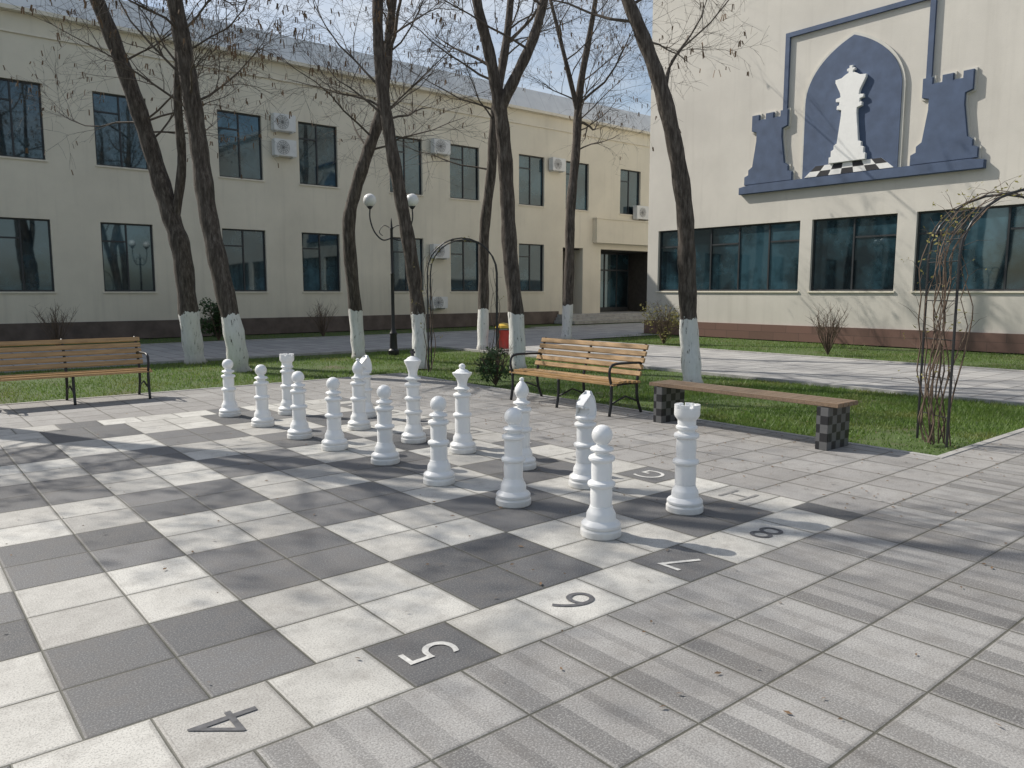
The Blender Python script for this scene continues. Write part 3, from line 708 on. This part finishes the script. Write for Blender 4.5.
tree((-.5,13.7,-.03),[([(0,0),(-.05,1.5),(-.1,3.2),(-.25,5),(-.2,7),(-.1,9),(.15,11),(.2,12.4)],[.15,.14,.13,.12,.11,.09,.07,.04]),([(-.25,5),(.25,6.3),(.5,8.2),(.9,10.2)],[.08,.07,.055,.035])],"tall straight bare tree at the plaza edge",2,6.5,.1,high=4)
# ------------------------------------------------------------------ shrubs
def shrub(loc,r,label,n,leaf,mat,stems=26,h=1.0):
    e=empty("garden_shrub",loc,0,label,"shrub","garden shrubs")
    V=[];Fc=[];LV=[];LF=[]
    for i in range(stems):
        a=random.uniform(0,6.283); t=random.uniform(.2,1); P=[Vector((0,0,0))]; end=Vector((math.cos(a)*r*t,math.sin(a)*r*t,h*random.uniform(.6,1.05)))
        m=end*.5+Vector((random.uniform(-.1,.1),random.uniform(-.1,.1),.1)); P+=[m,end]
        tube(V,Fc,P,[.012,.008,.003],4)
        for k in range(5):
            q=P[1].lerp(P[2],random.random()); tube(V,Fc,[q,q+Vector((random.uniform(-.2,.2),random.uniform(-.2,.2),random.uniform(.05,.3)))],[.004,.0015],3)
    from_py(V,Fc,"stem",M_stem,e)
    if n:
        for i in range(14):
            a=random.uniform(0,6.283); q=random.random()**.5; blob_leaves(LV,LF,(math.cos(a)*r*q*.7,math.sin(a)*r*q*.7,h*random.uniform(.3,.85)),(r*.38,r*.38,h*.22),n//14,leaf)
        from_py(LV,LF,"leaves",mat,e)
shrub((8.2,10.35,-.02),.38,"low leafy green shrub at the lawn edge",900,.035,M_leaf,20,.65)
shrub((8.6,25.4,-.02),.7,"rounded evergreen shrub against cream building",2600,.06,M_leaf,20,1.35)
shrub((18.6,15.2,-.02),.8,"sparse yellowish shrub in front of the hall",900,.04,M_leafy,40,1.25)
shrub((18.6,9.9,-.02),.55,"bare upright shrub in front of the hall",0,.04,M_leafy,40,1.15)
shrub((12.2,25.2,-.02),.6,"bare shrub against cream building",0,.04,M_leafy,34,1.2)
shrub((4.0,25.2,-.02),.6,"bare shrub below the building windows",0,.04,M_leafy,34,1.2)
# ------------------------------------------------------------------ air conditioners
def ac(x,z,w=.85,h=.6,loc=None):
    p=loc or (x,PY,z)
    e=empty("air_conditioner",p,0,"white outdoor air conditioner unit fixed on cream wall","air conditioner","outdoor air conditioner units")
    bm=bmesh.new(); bbox(bm,(-w/2,-.36,-h/2),(w/2,-.06,h/2),0,.015); from_bm(bm,"body",M_white,e)
    V=[];Fc=[]
    for i,r in enumerate((.06,.12,.18,.24)):
        tube(V,Fc,[(-.1+r*math.cos(a*math.pi/12),-.37,r*math.sin(a*math.pi/12)) for a in range(25)],.006,4)
    for a in range(6):
        c,s=math.cos(a*math.pi/6),math.sin(a*math.pi/6); tube(V,Fc,[(-.1-.24*c,-.368,-.24*s),(-.1+.24*c,-.368,.24*s)],.005,4)
    from_py(V,Fc,"fan_grille",M_grey,e)
    for sx in (-1,1):
        box("bracket",(sx*(w/2-.12)-.02,-.34,-h/2-.04),(sx*(w/2-.12)+.02,0,-h/2-.002),M_white,e)
ac(12.2,7.75);ac(12.2,6.85);ac(19.2,7.7);ac(26.0,7.65);ac(19.1,3.3);ac(19.0,1.1,.8,.5)
ac(0,0,w=1.1,h=.7,loc=(32.2,PY,5.76))
# ------------------------------------------------------------------ bin
M_red=simple("red_bin_paint",(.50,.05,.035),.45,.08); M_yel=simple("yellow_bin_paint",(.65,.42,.05),.45,.08)
e=empty("litter_bin",(13.1,16.2,-.03),.3,"small red and yellow metal litter bin on lawn","litter bin")
bm=bmesh.new(); lathe(bm,[(0,.08),(.17,.08),(.21,.55),(.22,.57),(.19,.57),(.18,.5),(0,.5)],20); from_bm(bm,"body",M_red,e,smooth=40)
bm=bmesh.new(); lathe(bm,[(.23,.64),(.21,.70),(.11,.76),(0,.78)],20); from_bm(bm,"lid",M_yel,e,smooth=40)
V=[];Fc=[]
for s in (-1,1): tube(V,Fc,[(s*.235,0,0),(s*.235,0,.66)],.014,6)
from_py(V,Fc,"stand",M_black,e)
# ------------------------------------------------------------------ light, sky, camera
w=bpy.data.worlds.new("World"); scene.world=w; w.use_nodes=True; nt=w.node_tree
bg=nt.nodes["Background"]; sky=nt.nodes.new("ShaderNodeTexSky"); sky.sky_type='NISHITA'; sky.sun_disc=False
sky.sun_elevation=math.radians(41); sky.sun_rotation=math.radians(-24.8); sky.air_density=1.1; sky.dust_density=1.6; sky.ozone_density=1.3
tc=nt.nodes.new("ShaderNodeTexCoord"); mp=nt.nodes.new("ShaderNodeMapping"); mp.inputs["Scale"].default_value=(1,1,3.2); nt.links.new(tc.outputs["Generated"],mp.inputs[0])
no=nt.nodes.new("ShaderNodeTexNoise"); no.inputs["Scale"].default_value=3.2; no.inputs["Detail"].default_value=8; no.inputs["Roughness"].default_value=.6; nt.links.new(mp.outputs[0],no.inputs["Vector"])
rp=nt.nodes.new("ShaderNodeValToRGB"); rp.color_ramp.elements[0].position=.42; rp.color_ramp.elements[0].color=(.06,.06,.06,1); rp.color_ramp.elements[1].position=.72; rp.color_ramp.elements[1].color=(.7,.7,.7,1); nt.links.new(no.outputs[0],rp.inputs[0])
mx=nt.nodes.new("ShaderNodeMix"); mx.data_type='RGBA'; nt.links.new(rp.outputs[0],mx.inputs[0]); nt.links.new(sky.outputs[0],mx.inputs[6]); mx.inputs[7].default_value=(7.4,7.7,8.0,1)
nt.links.new(mx.outputs[2],bg.inputs[0]); bg.inputs[1].default_value=.115
sv=Vector((-.42,.907,0)).normalized()*math.cos(math.radians(41))+Vector((0,0,math.sin(math.radians(41))))
sl=bpy.data.lights.new("sun",'SUN'); sl.energy=5.0; sl.angle=math.radians(.45); sl.color=(1,.95,.87)
so=bpy.data.objects.new("sun",sl); so.rotation_euler=sv.to_track_quat('Z','Y').to_euler(); so.location=sv*50; link(so)
cam=bpy.data.cameras.new("camera"); cam.sensor_width=36; cam.lens=27.035; cam.clip_end=1000; cam.clip_start=.05
co=bpy.data.objects.new("camera",cam); co.location=(0,0,1.6); co.rotation_euler=(math.radians(90-6.9),0,math.radians(50.4-90)); link(co)
scene.camera=co
scene.view_settings.view_transform='Standard'; scene.view_settings.look='None'; scene.view_settings.exposure=0
